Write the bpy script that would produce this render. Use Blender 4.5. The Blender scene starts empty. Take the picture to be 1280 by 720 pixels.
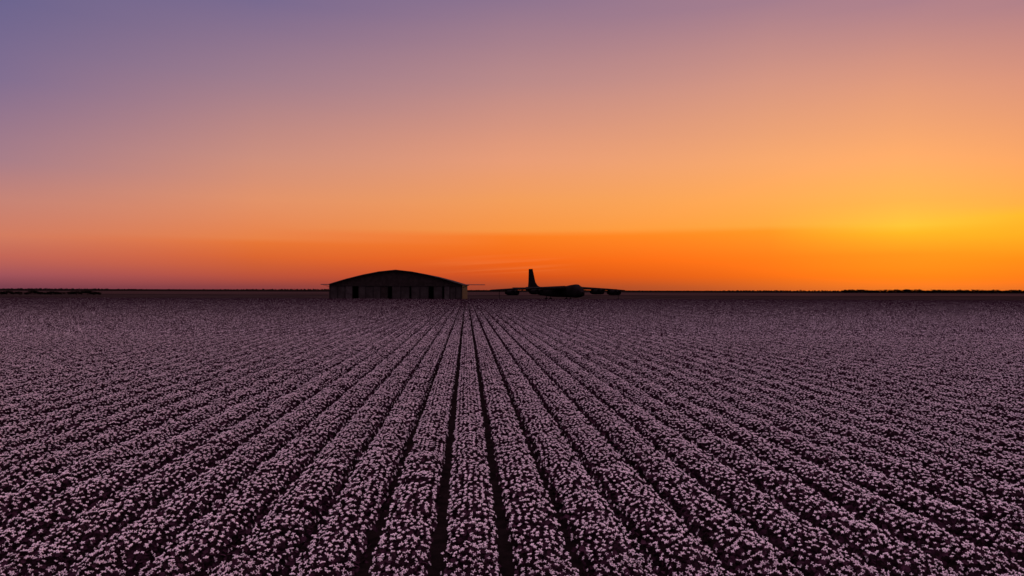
import bpy, math, random
from mathutils import Vector, Matrix, Euler, Quaternion
random.seed(11)
R = math.radians
F = 853.0                      # focal length in photo pixels
CAMH = 4.95
sc = bpy.context.scene
C = sc.collection
sc.view_settings.view_transform = 'Standard'
sc.view_settings.look = 'None'
sc.view_settings.exposure = 0
def PX(px, Z): return (px-640.0)/F*Z

# ------------------------------------------------------------ materials
def mat(name, c1, c2=None, scale=5.0, rough=0.9, bump=0.0, wave=None, detail=4, metal=0.0, objrand=0.0, spec=0.1):
    m = bpy.data.materials.new(name); m.use_nodes = True
    nt = m.node_tree; n = nt.nodes; l = nt.links
    b = n['Principled BSDF']; b.inputs['Roughness'].default_value = rough
    b.inputs['Metallic'].default_value = metal
    b.inputs['Specular IOR Level'].default_value = spec
    if c2 is None: c2 = tuple(x*0.6 for x in c1)
    tc = n.new('ShaderNodeTexCoord')
    no = n.new('ShaderNodeTexNoise'); no.inputs['Scale'].default_value = scale; no.inputs['Detail'].default_value = detail
    l.new(tc.outputs['Object'], no.inputs['Vector'])
    cr = n.new('ShaderNodeValToRGB')
    cr.color_ramp.elements[0].position = 0.35; cr.color_ramp.elements[1].position = 0.65
    cr.color_ramp.elements[0].color = (*c2, 1); cr.color_ramp.elements[1].color = (*c1, 1)
    l.new(no.outputs['Fac'], cr.inputs['Fac'])
    col = cr.outputs['Color']
    if objrand > 0:
        oi = n.new('ShaderNodeObjectInfo')
        mr = n.new('ShaderNodeMapRange'); mr.inputs['To Min'].default_value = 1-objrand; mr.inputs['To Max'].default_value = 1+objrand*0.3
        l.new(oi.outputs['Random'], mr.inputs['Value'])
        mx = n.new('ShaderNodeVectorMath'); mx.operation = 'SCALE'
        l.new(col, mx.inputs[0]); l.new(mr.outputs['Result'], mx.inputs['Scale'])
        col = mx.outputs['Vector']
    l.new(col, b.inputs['Base Color'])
    if wave:
        wv = n.new('ShaderNodeTexWave'); wv.bands_direction = wave[0]; wv.inputs['Scale'].default_value = wave[1]
        wv.inputs['Distortion'].default_value = 0
        l.new(tc.outputs['Object'], wv.inputs['Vector'])
        bp = n.new('ShaderNodeBump'); bp.inputs['Strength'].default_value = 0.8; bp.inputs['Distance'].default_value = 0.08
        l.new(wv.outputs['Fac'], bp.inputs['Height']); l.new(bp.outputs['Normal'], b.inputs['Normal'])
    elif bump > 0:
        bp = n.new('ShaderNodeBump'); bp.inputs['Strength'].default_value = bump; bp.inputs['Distance'].default_value = 0.02
        l.new(no.outputs['Fac'], bp.inputs['Height']); l.new(bp.outputs['Normal'], b.inputs['Normal'])
    return m
M = {}
M['lint'] = mat('cotton_lint', (.95,.88,.88), (.87,.79,.79), 60, 1.0, 0.5, objrand=0.12)
M['burr'] = mat('dry_burr', (.05,.024,.026), (.025,.013,.014), 30)
M['stem'] = mat('cotton_stem', (.036,.017,.022), (.018,.009,.012), 12)
M['leaf'] = mat('cotton_leaf', (.058,.025,.040), (.026,.012,.019), 7, 0.95, spec=0)
M['soil'] = mat('soil', (.018,.012,.012), (.008,.006,.006), 3, 1.0, 0.8, detail=8, spec=0)
M['grass'] = mat('dry_grass', (.036,.024,.022), (.019,.014,.013), .03, 1.0, detail=8, spec=0)
M['field'] = mat('stubble', (.060,.034,.030), (.030,.020,.018), .006, 1.0, detail=8, spec=0)
M['far'] = mat('far_land', (.014,.011,.008), (.008,.007,.006), .003, 1.0, spec=0)
M['yard'] = mat('yard_dirt', (.038,.027,.024), (.020,.015,.014), .15, 1.0, detail=8, spec=0)
M['clad'] = mat('metal_cladding', (.062,.055,.050), (.036,.031,.028), .35, .85, wave=('X', 2.2), detail=8)
M['clad2'] = mat('pale_cladding', (.096,.086,.079), (.056,.049,.045), .5, .85, wave=('X', 2.2), detail=8)
M['clad3'] = mat('rusted_cladding', (.042,.033,.029), (.025,.020,.017), .6, .85, wave=('X', 2.2), detail=8)
M['roof'] = mat('roof_sheet', (.04,.034,.031), (.022,.018,.017), .2, .9, wave=('Y', 1.6), detail=8)
M['trim'] = mat('pale_trim', (.20,.15,.14), (.12,.095,.085), .6, .8)
M['trimd'] = mat('grey_trim', (.075,.063,.058), (.040,.034,.031), .6, .8)
M['post'] = mat('steel_post', (.030,.026,.024), (.018,.015,.014), 1, .8)
M['dark'] = mat('interior_dark', (.02,.018,.016), (.012,.01,.01), 1, 1)
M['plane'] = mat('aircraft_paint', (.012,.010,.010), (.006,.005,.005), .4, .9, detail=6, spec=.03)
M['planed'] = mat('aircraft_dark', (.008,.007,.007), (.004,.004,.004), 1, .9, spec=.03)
M['glass'] = mat('cockpit_glass', (.02,.02,.025), (.015,.015,.02), 1, .15)
M['tyre'] = mat('tyre_rubber', (.012,.012,.012), (.008,.008,.008), 3, .9)
M['bark'] = mat('bark', (.014,.011,.009), (.008,.006,.005), 3, 1)
M['tleaf'] = mat('tree_leaf', (.011,.012,.007), (.005,.007,.004), .5, .9, spec=0)

# ------------------------------------------------------------ mesh builder
class MB:
    def __init__(s): s.v=[]; s.f=[]; s.m=[]
    def add(s, vs, fs, mi=0):
        o=len(s.v); s.v.extend(vs)
        s.f.extend([tuple(i+o for i in f) for f in fs]); s.m.extend([mi]*len(fs))
    def box(s, a, b, mi=0):
        x0,y0,z0=a; x1,y1,z1=b
        s.add([(x0,y0,z0),(x1,y0,z0),(x1,y1,z0),(x0,y1,z0),(x0,y0,z1),(x1,y0,z1),(x1,y1,z1),(x0,y1,z1)],
              [(0,3,2,1),(4,5,6,7),(0,1,5,4),(1,2,6,5),(2,3,7,6),(3,0,4,7)], mi)
    def tube(s, p, q, r0, r1, n=6, mi=0, cap=True):
        p=Vector(p); q=Vector(q); d=(q-p)
        if d.length<1e-6: return
        d.normalize(); u=d.orthogonal().normalized(); w=d.cross(u)
        vs=[]
        for c,r in ((p,r0),(q,r1)):
            for k in range(n):
                a=2*math.pi*k/n; vs.append(tuple(c+u*math.cos(a)*r+w*math.sin(a)*r))
        fs=[(k,(k+1)%n,n+(k+1)%n,n+k) for k in range(n)]
        if cap: fs+= [tuple(range(n-1,-1,-1)), tuple(range(n,2*n))]
        s.add(vs,fs,mi)
    def mesh(s, name, mats, smooth=False):
        me=bpy.data.meshes.new(name); me.from_pydata(s.v,[],s.f)
        for m in mats: me.materials.append(m)
        me.polygons.foreach_set('material_index', s.m)
        if smooth: me.polygons.foreach_set('use_smooth',[True]*len(s.f))
        me.update(); return me
    def build(s, name, mats, parent=None, loc=(0,0,0), smooth=False):
        if not isinstance(mats,(list,tuple)): mats=[mats]
        return obj(name, s.mesh(name, mats, smooth), parent, loc)
def obj(name, me, parent=None, loc=(0,0,0)):
    o=bpy.data.objects.new(name, me); C.objects.link(o); o.parent=parent; o.location=loc; return o
def tag(o, label=None, cat=None, group=None, kind=None):
    if label: o['label']=label
    if cat: o['category']=cat
    if group: o['group']=group
    if kind: o['kind']=kind
def thing(name, label, cat, loc=(0,0,0), rz=0, group=None):
    o=bpy.data.objects.new(name,None); C.objects.link(o); o.location=loc; o.rotation_euler=(0,0,rz)
    tag(o,label,cat,group); return o

# ------------------------------------------------------------ ground
def sheet(name, x0,y0,x1,y1,z,m,label,cat):
    b=MB(); b.add([(x0,y0,z),(x1,y0,z),(x1,y1,z),(x0,y1,z)],[(0,1,2,3)])
    o=b.build(name,m); tag(o,label,cat,kind='structure'); return o
FAR_EDGE=312.0
sheet('ground',-16000,-300,16000,16000,0,M['soil'],'dark bare soil under and between the cotton rows','ground')
sheet('grass_verge',-6000,FAR_EDGE+2,6000,620,0.02,M['grass'],'dark dry grass verge beyond the cotton field','grass verge')
sheet('distant_field',-9000,620,9000,1500,0.3,M['field'],'dark brown bare field in the distance','field')
sheet('horizon_land',-16000,1500,16000,15900,0.8,M['far'],'dark flat land reaching the horizon','land')
sheet('dirt_yard',-105,FAR_EDGE+2.5,80,370,0.06,M['yard'],'bare dirt yard around the hangar and the parked airplane','yard')

# ------------------------------------------------------------ cotton
def lobe(b, c, d, L, W, H, seg, rings, jit, mi=0):
    d=Vector(d).normalized(); side=Vector((0,0,1)).cross(d); side=side.normalized() if side.length>.01 else Vector((1,0,0)); up=d.cross(side)
    vs=[tuple(Vector(c)-d*L)]
    for i in range(1,rings):
        t=math.pi*i/rings
        for k in range(seg):
            a=2*math.pi*k/seg
            j=1+random.uniform(-jit,jit)
            vs.append(tuple(Vector(c)-d*L*math.cos(t)+(side*math.cos(a)*W+up*math.sin(a)*H)*math.sin(t)*j))
    vs.append(tuple(Vector(c)+d*L)); n=len(vs)
    fs=[]
    for k in range(seg): fs.append((0,1+(k+1)%seg,1+k))
    for i in range(rings-2):
        for k in range(seg):
            a=1+i*seg+k; a2=1+i*seg+(k+1)%seg; fs.append((a,a2,a2+seg,a+seg))
    for k in range(seg): fs.append((n-1, 1+(rings-2)*seg+k, 1+(rings-2)*seg+(k+1)%seg))
    b.add(vs,fs,mi)
def boll_local(seg, rings, bract=True):
    b=MB(); nl=random.choice((4,4,4,5)); a0=random.random()*6.28
    for k in range(nl):
        a=a0+2*math.pi*k/nl+random.uniform(-.2,.2)
        ln=random.uniform(.017,.025); dz=random.uniform(-.35,.25)
        d=Vector((math.cos(a),math.sin(a),dz)).normalized()
        lobe(b, d*ln*1.08+Vector((0,0,.008)), d, ln, .0095*random.uniform(.85,1.15), .013, seg, rings, .14)
        if bract:
            d2=Vector((math.cos(a+.6),math.sin(a+.6),-.25)); s=Vector((-math.sin(a+.6),math.cos(a+.6),0))
            b.add([tuple(Vector((0,0,-.012))+s*.012),tuple(Vector((0,0,-.012))-s*.012),tuple(d2*.040)],[(0,1,2)],1)
    return b
def tiny_boll(b, p, n, s):
    u=n.orthogonal().normalized(); w=n.cross(u); a0=random.random()*6.28
    top=p+n*s*.5; vs=[tuple(top)]
    for k in range(8):
        a=a0+math.pi*k/4; r=s*(random.uniform(.85,1.15) if k%2==0 else random.uniform(.38,.5))
        vs.append(tuple(p+u*math.cos(a)*r+w*math.sin(a)*r - n*s*.1))
    b.add(vs,[(0,1+k,1+(k+1)%8) for k in range(8)],0)
def place(b, src, Mx):
    vs=[tuple(Mx@Vector(v)) for v in src.v]; o=len(b.v); b.v.extend(vs)
    b.f.extend([tuple(i+o for i in f) for f in src.f]); b.m.extend(src.m)
def leaf(b, p, s, mi):
    e=Euler((random.uniform(-1.1,1.1),random.uniform(-1.1,1.1),random.uniform(0,6.28))).to_matrix()
    vs=[Vector((-.5,0,0)),Vector((-.1,-.42,.12)),Vector((.5,-.1,.0)),Vector((.35,.3,.1)),Vector((-.1,.45,.12))]
    b.add([tuple(p+e@(v*s)) for v in vs],[(0,1,2),(0,2,3),(0,3,4)],mi)
RW=.450     # half width of a row's canopy
HL=.175     # half length of one plant along the row
def canopy(x): return .86-.13*(abs(x)/RW)**3
def layout(nx=7, ny=3, low=4, jit=.33, keep=1.0):
    out=[]
    for i in range(nx):
        for j in range(ny):
            if random.random()>keep: continue
            x=-RW+2*RW*(i+.5+random.uniform(-jit,jit))/nx; y=-HL+2*HL*(j+(.3 if i%2 else .7)+random.uniform(-jit,jit)*.8)/ny
            z=canopy(x)+random.uniform(-.09,.03)
            n=Vector((x*.6,y*.5-.15,.6)) + Vector((random.uniform(-.3,.3),random.uniform(-.3,.3),0))
            out.append((Vector((x,y,z)), n.normalized(), random.uniform(.68,1.05)))
    for i in range(low):
        s=-1 if i%2 else 1; x=s*random.uniform(.34,.455); y=random.uniform(-HL,HL)
        out.append((Vector((x,y,random.uniform(.36,.68))),Vector((s,random.uniform(-.7,.3),.45)).normalized(),random.uniform(.65,.95)))
    return out
def stems(b, lay, mi=0, n=4):
    b.tube((0,0,0),(random.uniform(-.03,.03),random.uniform(-.03,.03),.80),.009,.004,n,mi,False)
    for p,nn,s in lay:
        z=max(.06,p.z-random.uniform(.12,.24)); b.tube((0,0,z),tuple(p-nn*.012),.004,.0025,3,mi,False)
def leaves(b, mi, n, s0=.07, s1=.13, up=.0, ox=Vector((0,0,0))):
    for i in range(n):
        x=random.uniform(-.42,.42); y=random.uniform(-HL,HL)
        leaf(b, ox+Vector((x,y,random.uniform(.14,canopy(x)-.04+up))), random.uniform(s0,s1), mi)
def orient(p,n,s):
    q=n.to_track_quat('Z','Y').to_matrix().to_4x4()
    return Matrix.Translation(p)@q@Matrix.Rotation(random.random()*6.28,4,'Z')@Matrix.Scale(s,4)

ROWDIR=R(3.82)                 # rows run slightly left of the view direction
ROW=1.13
OFF=0.10
ca,sa=math.cos(ROWDIR),math.sin(ROWDIR)
def row_xy(u,v): return (u*ca - v*sa, u*sa + v*ca)   # u across, v along
def plant_turn(): return ROWDIR+random.uniform(-.06,.06)

boll_hi=[boll_local(7,5).mesh('boll',[M['lint'],M['burr']],True) for _ in range(6)]
PLV=[]
for i in range(14):
    lay=layout()
    s=MB(); stems(s,lay); f=MB(); leaves(f,0,54)
    PLV.append((lay, s.mesh('stem',[M['stem']]), f.mesh('foliage',[M['leaf']])))

near=[]
NEARMAX=62.0
SP=.34
for ri in range(-85,86):
    u=OFF+ri*ROW
    v=2.0+random.random()*SP
    while v<NEARMAX*1.25:
        x,y=row_xy(u+random.gauss(0,.008), v)
        v+=SP*random.uniform(.95,1.05)
        if y<NEARMAX and abs(x)<.78*y+9: near.append((y,x))
near.sort()
vis=[(y,x) for y,x in near if abs(PX(0,1))*y+.1>abs(x) and (CAMH-.45)/y*F<358]
ind=vis[:300]; inds=set(ind)
for k,(y,x) in enumerate(ind):
    lay,sm,fm=random.choice(PLV)
    t=thing('cotton_plant','low cotton plant with open white bolls in the nearest part of the field','cotton plant',(x,y,0),plant_turn(),'cotton plants nearest the viewer')
    sz=random.uniform(.97,1.03); t.scale=(sz,sz,sz*random.uniform(.96,1.04))
    obj('stem',sm,t); obj('foliage',fm,t)
    for p,n,s in lay:
        o=bpy.data.objects.new('boll',random.choice(boll_hi)); C.objects.link(o); o.parent=t
        pp=p+Vector((random.uniform(-.015,.015),random.uniform(-.015,.015),random.uniform(-.02,.02)))
        o.matrix_basis=orient(pp,n,s)

src=bpy.data.collections.new('cotton_sources')
sources=[]
def add_source(b):
    me=b.mesh('cotton_piece%03d'%len(sources),[M['lint'],M['burr'],M['stem'],M['leaf']])
    o=bpy.data.objects.new('cotton_piece%03d'%len(sources),me); src.objects.link(o); sources.append(o)
lowb=[boll_local(4,3) for _ in range(8)]
NEARV=[]
for lv,kp in enumerate((1.0,.84,.68,.56)):
    for i in range(12):            # single plants
        b=MB(); lay=layout(keep=kp,low=max(1,4-lv))
        t=MB(); stems(t,lay,2,3); t.m=[2]*len(t.m); place(b,t,Matrix.Identity(4))
        leaves(b,3,50,.07,.135,.015*lv)
        for p,n,s in lay: place(b,random.choice(lowb),orient(p,n,s))
        add_source(b)
    NEARV.append(range(len(sources)-12,len(sources)))
# row pieces, steadily more closed-over with leaf towards the far edge
NLEV=12
PIECE=[]
def piece(q,L):
    b=MB(); v=-L/2
    while v<L/2-.01:
        ox=Vector((random.gauss(0,.010),v+SP/2,0)); v+=SP*random.uniform(.95,1.05)
        for p,n,s in layout(7,3,1 if q<.4 else 0,.36,.50*(.34**q)): tiny_boll(b,p+ox-Vector((0,0,.010+.020*q)),n,.043*s)
        leaves(b,3,int(32-10*q),.10+.06*q,.17+.08*q,.03+.03*q,ox)
    add_source(b); return len(sources)-1
P2=[[piece(li/(NLEV-1),2.0) for _ in range(7)] for li in range(7)]
P6={li:[piece(li/(NLEV-1),6.0) for _ in range(7)] for li in range(3,NLEV)}
pts=[]; var=[]; rot=[]; scl=[]
for y,x in near:
    if (y,x) in inds: continue
    yy=y*random.uniform(.75,1.25); lv=0 if yy<22 else (1 if yy<33 else (2 if yy<46 else 3))
    pts.append((x,y,0)); var.append(random.choice(NEARV[lv])); rot.append((0,0,plant_turn())); s=random.uniform(.97,1.03); scl.append((s,s,s*random.uniform(.96,1.04)))
for ri in range(-335,336):
    u=OFF+ri*ROW
    v=0.0; vs=100+2*random.randrange(0,20)     # where this row changes to long pieces
    while v<344:
        L=2.0 if v<vs else 6.0
        x,y=row_xy(u,v+L/2)
        if y-L/2>=NEARMAX-1.0 and y+L/2<FAR_EDGE+1 and abs(x)<.78*y+14:
            yy=y*random.uniform(.88,1.12)
            lf=(math.log(max(yy,62))-math.log(62))/(math.log(300)-math.log(62))*(NLEV-1)
            li=int(lf+random.random())
            ids=P2[max(0,min(6,li))] if L<3 else P6[max(3,min(NLEV-1,li))]
            pts.append((x,y,0)); var.append(random.choice(ids))
            rot.append((0,0,ROWDIR+random.choice((0,math.pi)) if L>3 else ROWDIR))
            scl.append((random.uniform(.97,1.03),1.0,random.uniform(.97,1.03)))
        v+=L
pm=bpy.data.meshes.new('cotton_crop'); pm.from_pydata(pts,[],[])
a=pm.attributes.new('variant','INT','POINT'); a.data.foreach_set('value',var)
a=pm.attributes.new('turn','FLOAT_VECTOR','POINT'); a.data.foreach_set('vector',[c for r_ in rot for c in r_])
a=pm.attributes.new('size','FLOAT_VECTOR','POINT'); a.data.foreach_set('vector',[c for r_ in scl for c in r_])
crop=obj('cotton_crop',pm)
tag(crop,'mass of cotton plants in long straight rows reaching the far field edge','cotton crop',kind='stuff')
ng=bpy.data.node_groups.new('crop_rows','GeometryNodeTree')
ng.interface.new_socket('Geometry',in_out='INPUT',socket_type='NodeSocketGeometry')
ng.interface.new_socket('Geometry',in_out='OUTPUT',socket_type='NodeSocketGeometry')
n=ng.nodes; l=ng.links
gi=n.new('NodeGroupInput'); go=n.new('NodeGroupOutput')
ci=n.new('GeometryNodeCollectionInfo'); ci.inputs['Collection'].default_value=src
ci.inputs['Separate Children'].default_value=True; ci.inputs['Reset Children'].default_value=True
ip=n.new('GeometryNodeInstanceOnPoints'); ip.inputs['Pick Instance'].default_value=True
def named(nm,dt):
    a=n.new('GeometryNodeInputNamedAttribute'); a.data_type=dt; a.inputs['Name'].default_value=nm
    return [o for o in a.outputs if o.enabled and o.name=='Attribute'][0]
l.new(gi.outputs[0],ip.inputs['Points']); l.new(ci.outputs[0],ip.inputs['Instance'])
l.new(named('variant','INT'),ip.inputs['Instance Index'])
e2r=n.new('FunctionNodeEulerToRotation'); l.new(named('turn','FLOAT_VECTOR'),e2r.inputs[0]); l.new(e2r.outputs[0],ip.inputs['Rotation'])
l.new(named('size','FLOAT_VECTOR'),ip.inputs['Scale'])
l.new(ip.outputs[0],go.inputs[0])
md=crop.modifiers.new('rows','NODES'); md.node_group=ng

# ------------------------------------------------------------ hangar
HZ=318.0
hx0=PX(412.5,HZ); hx1=PX(577,HZ); HW=(hx1-hx0)/2; hc=(hx0+hx1)/2
hg=thing('aircraft_hangar','long low hangar with curved roof, weathered metal walls and dark door openings','hangar',(hc,HZ,0))
EAVE=7.4; APEX=14.0; DEPTH=42
def arch0(x): return EAVE+(APEX-EAVE)*(1-(abs(x)/HW)**1.5)
NF=8
def arch(x):           # gently faceted roof line
    t=(x+HW)/(2*HW)*NF; i=min(NF-1,max(0,int(t))); f=t-i
    return arch0(-HW+2*HW*i/NF)*(1-f)+arch0(-HW+2*HW*(i+1)/NF)*f
def hpx(px): return PX(px,HZ)-hc
b=MB(); NS=40; OV=1.0
ring=[]
for i in range(NS+1):
    xx=-HW+2*HW*i/NS; x=xx-.5 if i==0 else (xx+.5 if i==NS else xx); z=arch(xx)-abs(x-xx)*.35
    ring.append((x,z))
for yy in (-OV,DEPTH+OV):
    for x,z in ring: b.v.append((x,yy,z+.02))
    for x,z in ring: b.v.append((x,yy,z+.24))
K=NS+1
for i in range(NS):
    b.f+= [(i,i+1,2*K+i+1,2*K+i),(K+i,2*K+K+i,2*K+K+i+1,K+i+1),(i,K+i,K+i+1,i+1),(2*K+i,2*K+i+1,3*K+i+1,3*K+i)]
b.f+=[(0,2*K,3*K,K),(K-1,2*K-1,4*K-1,3*K-1)]
b.m=[0]*len(b.f)
rf=b.build('roof',M['roof'],hg)
b=MB()
for i in range(NS):
    (xa,za),(xb,zb)=ring[i],ring[i+1]
    b.add([(xa,-OV-.06,za-.04),(xb,-OV-.06,zb-.04),(xb,-OV-.06,zb+.27),(xa,-OV-.06,za+.27),(xa,-OV-.003,za-.04),(xb,-OV-.003,zb-.04),(xb,-OV-.003,zb+.27),(xa,-OV-.003,za+.27)],
          [(0,1,2,3),(5,4,7,6),(3,2,6,7),(1,0,4,5)])
b.build('fascia',M['trimd'],rf)
HEAD=6.9
b=MB()
for i in range(40):
    xa=-HW+2*HW*i/40; xb=-HW+2*HW*(i+1)/40
    b.add([(xa,0,HEAD),(xb,0,HEAD),(xb,0,arch(xb)),(xa,0,arch(xa)),(xa,.2,HEAD),(xb,.2,HEAD),(xb,.2,arch(xb)),(xa,.2,arch(xa))],[(0,1,2,3),(5,4,7,6),(1,0,4,5)])
b.build('gable_wall',M['clad3'],hg)
b=MB(); b.box((-HW,-.18,HEAD-.35),(HW,-.004,HEAD-.02)); b.build('door_track',M['post'],hg)
openings=[(441,448),(485,490),(512,514),(536,542),(553,555)]
edges=[412.5]
for a_,b_ in openings: edges+=[a_,b_]
edges.append(577)
for k in range(0,len(edges),2):
    xa,xb=hpx(edges[k]),hpx(edges[k+1])
    n_=max(1,round((xb-xa)/random.uniform(3.0,4.8)))
    for q in range(n_):
        x0=xa+(xb-xa)*q/n_; x1=xa+(xb-xa)*(q+1)/n_
        dy=.0 if q%2==0 else .12
        b=MB(); b.box((x0+.03,dy+.01,0.08),(x1-.03,dy+.10,HEAD-.03))
        p=b.build('door_panel',M[random.choice(['clad','clad2','clad3','clad'])],hg)
        fr=MB()
        for xx in (x0+.03,x1-.23): fr.box((xx,dy-.08,.08),(xx+.20,dy+.008,HEAD-.36))
        fr.build('frame',M['post'],p)
for s in (-1,1):
    b=MB()
    if s<0: b.box((-HW-.35,-.1,0),(-HW-.004,.35,EAVE-.1))
    else: b.box((HW+.004,-.1,0),(HW+.35,.35,EAVE-.1))
    b.build('corner_post',M['clad3'],hg)
    b=MB(); b.box((s*HW-.1 if s>0 else s*HW,.4,0),(s*HW if s>0 else s*HW+.1,DEPTH,EAVE-.02)); b.build('side_wall',M['clad3'],hg)
b=MB()
for i in range(40):
    xa=-HW+2*HW*i/40; xb=-HW+2*HW*(i+1)/40
    b.add([(xa,DEPTH,0),(xb,DEPTH,0),(xb,DEPTH,arch(xb)),(xa,DEPTH,arch(xa))],[(0,1,2,3)])
b.build('back_wall',M['clad3'],hg)
b=MB(); b.box((-HW+.1,.3,0),(HW-.1,DEPTH-.1,.1)); b.build('floor_slab',M['dark'],hg)
for s,pxe in ((-1,401),(1,606)):
    xo=hpx(pxe); xi=s*(HW+.46)
    x0,x1=min(xo,xi),max(xo,xi)
    b=MB(); b.box((x0,-.2,7.22),(x1,5.0,7.36)); cn=b.build('side_canopy',M['roof'],hg)
    b=MB(); b.box((x0,-.34,7.16),(x1,-.203,7.50)); b.build('canopy_fascia',M['trim'],cn)
    b=MB()
    for yy in (.3,4.6): b.tube((s*(HW+.2),yy,6.0),(xi+s*3.0,yy,7.22),.06,.06,6)
    b.build('brace',M['post'],cn)

# ------------------------------------------------------------ airplane (nose +X local, +Y to its left)
PZ=327.0
HEADG=-R(62)
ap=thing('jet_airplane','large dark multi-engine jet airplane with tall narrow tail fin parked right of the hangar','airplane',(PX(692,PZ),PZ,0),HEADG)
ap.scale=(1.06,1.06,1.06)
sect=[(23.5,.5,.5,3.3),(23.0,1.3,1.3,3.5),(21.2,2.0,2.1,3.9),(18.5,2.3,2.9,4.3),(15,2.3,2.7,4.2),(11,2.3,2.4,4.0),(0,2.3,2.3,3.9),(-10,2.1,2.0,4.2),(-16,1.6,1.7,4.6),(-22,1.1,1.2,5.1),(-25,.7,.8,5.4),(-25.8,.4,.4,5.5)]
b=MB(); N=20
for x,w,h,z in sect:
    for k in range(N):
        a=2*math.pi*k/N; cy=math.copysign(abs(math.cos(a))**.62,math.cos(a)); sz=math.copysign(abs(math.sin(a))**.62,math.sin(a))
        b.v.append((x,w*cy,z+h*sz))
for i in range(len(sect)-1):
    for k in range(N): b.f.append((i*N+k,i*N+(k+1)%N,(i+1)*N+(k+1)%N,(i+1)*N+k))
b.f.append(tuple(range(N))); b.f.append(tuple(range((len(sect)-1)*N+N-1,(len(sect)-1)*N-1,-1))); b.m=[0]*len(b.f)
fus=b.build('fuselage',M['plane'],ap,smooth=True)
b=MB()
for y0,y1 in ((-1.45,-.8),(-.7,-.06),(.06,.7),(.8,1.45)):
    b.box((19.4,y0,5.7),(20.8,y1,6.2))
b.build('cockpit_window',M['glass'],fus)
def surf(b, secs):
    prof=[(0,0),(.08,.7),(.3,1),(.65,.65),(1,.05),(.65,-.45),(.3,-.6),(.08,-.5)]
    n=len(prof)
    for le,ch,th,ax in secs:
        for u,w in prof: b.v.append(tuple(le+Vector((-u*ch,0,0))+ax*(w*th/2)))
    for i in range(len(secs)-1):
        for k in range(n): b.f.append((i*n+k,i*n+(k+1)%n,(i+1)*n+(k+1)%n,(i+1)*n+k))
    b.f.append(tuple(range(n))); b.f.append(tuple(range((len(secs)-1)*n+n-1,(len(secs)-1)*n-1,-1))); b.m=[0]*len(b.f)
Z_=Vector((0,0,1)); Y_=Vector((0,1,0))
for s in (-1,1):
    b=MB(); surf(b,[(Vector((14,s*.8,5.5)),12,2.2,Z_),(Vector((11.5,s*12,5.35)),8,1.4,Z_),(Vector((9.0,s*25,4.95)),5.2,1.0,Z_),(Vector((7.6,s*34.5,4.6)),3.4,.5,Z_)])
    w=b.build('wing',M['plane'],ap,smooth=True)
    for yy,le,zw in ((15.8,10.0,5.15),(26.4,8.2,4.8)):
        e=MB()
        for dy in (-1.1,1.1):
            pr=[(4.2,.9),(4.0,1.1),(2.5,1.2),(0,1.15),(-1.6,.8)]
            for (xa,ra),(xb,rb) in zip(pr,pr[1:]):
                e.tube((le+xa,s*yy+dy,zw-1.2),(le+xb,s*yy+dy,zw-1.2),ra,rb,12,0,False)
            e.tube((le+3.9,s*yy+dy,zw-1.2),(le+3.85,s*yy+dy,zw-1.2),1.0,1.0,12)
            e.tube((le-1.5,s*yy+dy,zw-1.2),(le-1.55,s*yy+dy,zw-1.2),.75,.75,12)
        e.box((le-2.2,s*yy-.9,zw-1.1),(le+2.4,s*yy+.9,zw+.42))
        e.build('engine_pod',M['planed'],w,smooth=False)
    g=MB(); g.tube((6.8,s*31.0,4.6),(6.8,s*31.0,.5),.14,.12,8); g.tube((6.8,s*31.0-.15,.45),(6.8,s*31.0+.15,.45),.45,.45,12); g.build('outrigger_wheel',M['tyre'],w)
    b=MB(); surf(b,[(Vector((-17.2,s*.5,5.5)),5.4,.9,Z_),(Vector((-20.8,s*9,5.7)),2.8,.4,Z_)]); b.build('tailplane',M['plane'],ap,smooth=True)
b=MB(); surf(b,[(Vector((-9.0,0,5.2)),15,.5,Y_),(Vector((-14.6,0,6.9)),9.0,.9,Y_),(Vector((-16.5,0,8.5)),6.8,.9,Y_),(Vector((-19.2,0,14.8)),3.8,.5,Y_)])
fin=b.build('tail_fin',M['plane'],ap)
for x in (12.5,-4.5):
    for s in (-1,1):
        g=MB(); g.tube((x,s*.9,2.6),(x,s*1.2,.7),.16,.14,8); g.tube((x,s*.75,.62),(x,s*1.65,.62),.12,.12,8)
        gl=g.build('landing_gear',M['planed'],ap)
        for d in (-.3,.3):
            g=MB(); g.tube((x,s*1.2+d-.16,.62),(x,s*1.2+d+.16,.62),.6,.6,16); g.build('wheel',M['tyre'],gl)

# ------------------------------------------------------------ trees
def tree_mesh(h,w,nl,ls):
    t=MB(); t.tube((0,0,0),(0,0,h*.45),h*.03,h*.02,6)
    cl=[]
    for i in range(7):
        a=random.random()*6.28; r=random.uniform(.15,.36)*w; z=random.uniform(.35,.85)*h
        t.tube((0,0,h*random.uniform(.2,.4)),(r*math.cos(a),r*math.sin(a),z),h*.012,h*.005,4); cl.append((Vector((r*math.cos(a),r*math.sin(a),z)),random.uniform(.14,.25)*w))
    f=MB()
    for i in range(nl):
        c,rr=random.choice(cl); d=Vector((random.gauss(0,1),random.gauss(0,1),random.gauss(0,.7)))*rr*.6
        p=c+d; p.z=max(p.z,.12*h); leaf(f,p,ls*random.uniform(.7,1.3),0)
    return t.mesh('trunk',[M['bark']]), f.mesh('crown',[M['tleaf']])
TV=[tree_mesh(6,6,420,.75) for _ in range(6)]
def tree(x,y,s,label,group,sx=1.0):
    t=thing('tree',label,'tree',(x,y,0),random.random()*6.28,group); t.scale=(s*sx,s*sx,s)
    a,b_=random.choice(TV); obj('trunk',a,t); obj('crown',b_,t); return t
px=2
while px<126:
    Z=random.uniform(500,540); tree(PX(px,Z),Z,random.uniform(.40,.62),'low dark bushy tree in the clump on the left horizon','trees on the left horizon',2.2); px+=random.uniform(6,10)
px=1058
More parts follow.
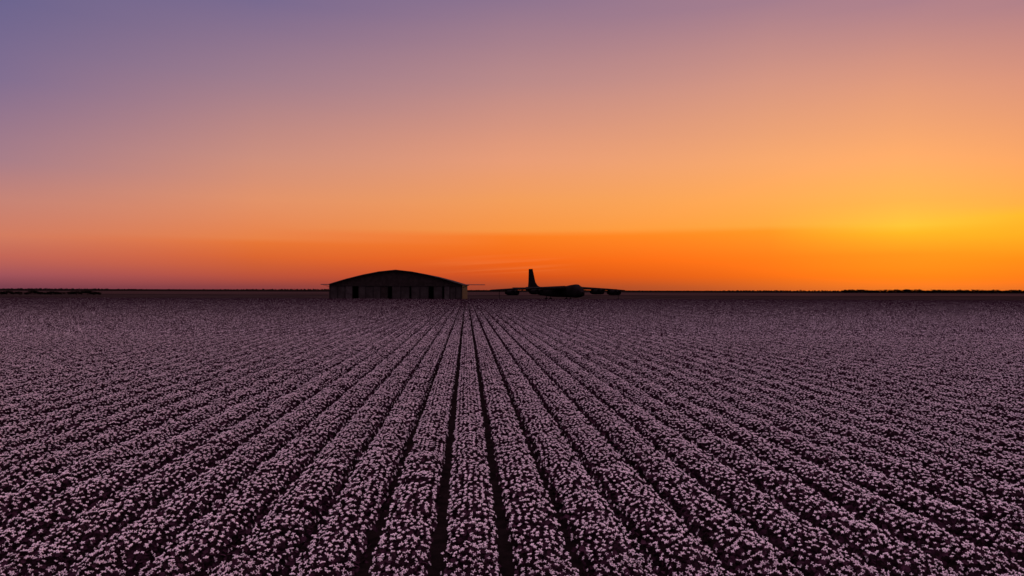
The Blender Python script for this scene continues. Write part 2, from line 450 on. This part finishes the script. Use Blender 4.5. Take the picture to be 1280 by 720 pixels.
while px<1284:
    Z=random.uniform(1450,1500); tree(PX(px,Z),Z,random.uniform(1.0,1.5),'small dark tree in the line on the right horizon','trees on the right horizon',1.9); px+=random.uniform(3.5,6.5)
b=MB()
for i in range(5200):
    px=random.uniform(-350,1650); Z=random.uniform(2900,3100)
    leaf(b,Vector((PX(px,Z),Z,.8+random.random()*(3.2+1.6*math.sin(px*.021)+(1.5 if px>1000 else 0)))),random.uniform(4,8),0)
o=b.build('distant_wood',M['tleaf']); tag(o,'thin dark line of woodland along the far horizon','woodland',kind='stuff')

# ------------------------------------------------------------ world
w=bpy.data.worlds.new('World'); sc.world=w; w.use_nodes=True
nt=w.node_tree; n=nt.nodes; l=nt.links
for x in list(n): n.remove(x)
out=n.new('ShaderNodeOutputWorld'); bg=n.new('ShaderNodeBackground'); l.new(bg.outputs[0],out.inputs[0])
tc=n.new('ShaderNodeTexCoord'); sp=n.new('ShaderNodeSeparateXYZ'); l.new(tc.outputs['Generated'],sp.inputs[0])
def mth(op,a,b=None,clamp=False):
    m=n.new('ShaderNodeMath'); m.operation=op; m.use_clamp=clamp
    for i,v in enumerate((a,b)):
        if v is None: continue
        if isinstance(v,(int,float)): m.inputs[i].default_value=v
        else: l.new(v,m.inputs[i])
    return m.outputs[0]
X,Y,Zz=sp.outputs
az=mth('ARCTAN2',X,Y)
hor=mth('MAXIMUM',mth('SQRT',mth('ADD',mth('MULTIPLY',X,X),mth('MULTIPLY',Y,Y))),.001)
t0=mth('DIVIDE',Zz,hor)
cmb=n.new('ShaderNodeCombineXYZ'); l.new(mth('MULTIPLY',az,2.2),cmb.inputs[0]); l.new(mth('MULTIPLY',t0,26.0),cmb.inputs[1])
nz=n.new('ShaderNodeTexNoise'); nz.inputs['Scale'].default_value=1.0; nz.inputs['Detail'].default_value=2; l.new(cmb.outputs[0],nz.inputs['Vector'])
t=mth('ADD',t0,mth('MULTIPLY',mth('SUBTRACT',nz.outputs['Fac'],.5),.008))
fac=mth('DIVIDE',t,.5,True)
def lin(c):
    c/=255.0; return c/12.92 if c<=.04045 else ((c+.055)/1.055)**2.4
HY=362.5
cols=[
 (0,[(0,(106,97,140)),(100,(128,107,142)),(200,(166,122,134)),(250,(196,128,116)),(296,(208,120,94)),(322,(192,98,86)),(345,(158,80,90)),(360,(120,62,78))]),
 (320,[(0,(118,102,141)),(100,(158,122,138)),(200,(204,140,122)),(250,(224,142,102)),(299,(230,124,66)),(305,(228,112,50)),(322,(216,96,46)),(345,(182,76,58)),(360,(136,60,64))]),
 (640,[(0,(140,112,140)),(100,(184,134,134)),(200,(230,152,114)),(250,(240,152,84)),(289,(244,142,58)),(296,(246,116,18)),(325,(236,90,12)),(345,(208,72,24)),(360,(156,62,42))]),
 (960,[(0,(160,120,138)),(100,(208,144,126)),(200,(240,160,102)),(250,(247,160,74)),(281,(250,154,50)),(288,(252,134,10)),(322,(244,98,6)),(345,(216,76,20)),(360,(174,66,38))]),
 (1130,[(0,(168,122,136)),(100,(216,146,120)),(200,(244,162,96)),(250,(250,166,66)),(280,(253,180,42)),(290,(254,164,10)),(318,(249,110,4)),(345,(222,80,22)),(360,(178,70,38))]),
 (1280,[(0,(172,122,132)),(100,(214,142,118)),(200,(240,156,92)),(252,(249,160,58)),(266,(253,170,24)),(292,(254,154,4)),(322,(249,110,4)),(345,(222,84,24)),(360,(180,72,40))]),
]
def ramp(px,stops):
    cr=n.new('ShaderNodeValToRGB'); r=cr.color_ramp; a=math.atan((px-640)/F); cs=math.cos(a)
    st=sorted([((HY-y)/F*cs/.5,c) for y,c in stops])
    while len(r.elements)<len(st): r.elements.new(.5)
    for e,(p,c) in zip(r.elements,st): e.position=max(0,min(1,p))
    for e,(p,c) in zip(r.elements,st): e.color=(lin(c[0]),lin(c[1]),lin(c[2]),1)
    l.new(fac,cr.inputs[0]); return a,cr.outputs[0]
def mix(f,a,b):
    m=n.new('ShaderNodeMix'); m.data_type='RGBA'; l.new(f,m.inputs[0])
    for s,v in ((m.inputs[6],a),(m.inputs[7],b)):
        if isinstance(v,tuple): s.default_value=(*v,1)
        else: l.new(v,s)
    return m.outputs[2]
def mr(v,a,b,sm=False):
    m=n.new('ShaderNodeMapRange'); m.interpolation_type='SMOOTHSTEP' if sm else 'LINEAR'; l.new(v,m.inputs['Value'])
    m.inputs['From Min'].default_value=a; m.inputs['From Max'].default_value=b; return m.outputs['Result']
rs=[ramp(*c) for c in cols]
cur=rs[0][1]
for (a0,_),(a1,cc) in zip(rs,rs[1:]): cur=mix(mr(az,a0,a1),cur,cc)
# a faint thin lit wisp of cloud low over the horizon, right of the hangar
c2=n.new('ShaderNodeCombineXYZ'); l.new(mth('MULTIPLY',az,3.0),c2.inputs[0]); l.new(mth('MULTIPLY',mth('SUBTRACT',t0,mth('MULTIPLY',az,.06)),150.0),c2.inputs[1])
nz2=n.new('ShaderNodeTexNoise'); nz2.inputs['Scale'].default_value=1.0; nz2.inputs['Detail'].default_value=3; l.new(c2.outputs[0],nz2.inputs['Vector'])
band=mth('MULTIPLY',mr(t0,.02,.03),mr(t0,.055,.042))
side=mth('MULTIPLY',mr(az,-.16,-.04,True),mr(az,.12,.02,True))
st=mth('MULTIPLY',mth('MULTIPLY',mr(nz2.outputs['Fac'],.42,.66),mth('MULTIPLY',band,side)),.17)
cur=mix(st,cur,(.95,.30,.10))
back=mix(mr(t,0,.6,True),(.15,.07,.13),(.17,.11,.20))
cur=mix(mr(mth('ABSOLUTE',az),.85,2.3,True),cur,back)
cur=mix(mr(t,.46,1.5,True),cur,(1.14,.70,.96))  # unseen upper sky, made extra bright and pink to light the cotton
sky=n.new('ShaderNodeTexSky'); sky.sky_type='NISHITA'; sky.sun_disc=False; sky.sun_elevation=R(2.0); sky.sun_rotation=R(31)
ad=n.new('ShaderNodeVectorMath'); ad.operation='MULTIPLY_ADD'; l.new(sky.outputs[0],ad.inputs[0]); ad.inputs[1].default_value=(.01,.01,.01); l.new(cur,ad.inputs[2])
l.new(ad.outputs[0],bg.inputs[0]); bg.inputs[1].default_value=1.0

sd=bpy.data.lights.new('sun','SUN'); sd.energy=.35; sd.color=(1,.5,.2); sd.angle=R(4)
so=bpy.data.objects.new('sun',sd); C.objects.link(so)
sdir=Vector((math.sin(R(31))*math.cos(R(2)),math.cos(R(31))*math.cos(R(2)),math.sin(R(2))))
so.rotation_euler=sdir.to_track_quat('Z','Y').to_euler(); so.location=(60,100,30)

# ------------------------------------------------------------ camera
cd=bpy.data.cameras.new('camera'); cd.lens=24; cd.sensor_width=36; cd.clip_end=40000; cd.clip_start=.1
co=bpy.data.objects.new('camera',cd); C.objects.link(co); co.location=(0,0,CAMH)
co.rotation_mode='QUATERNION'
q=Euler((R(90)+math.atan(2.5/F),0,0)).to_quaternion()
co.rotation_quaternion=q@Quaternion((0,0,1),R(.16))
sc.camera=co
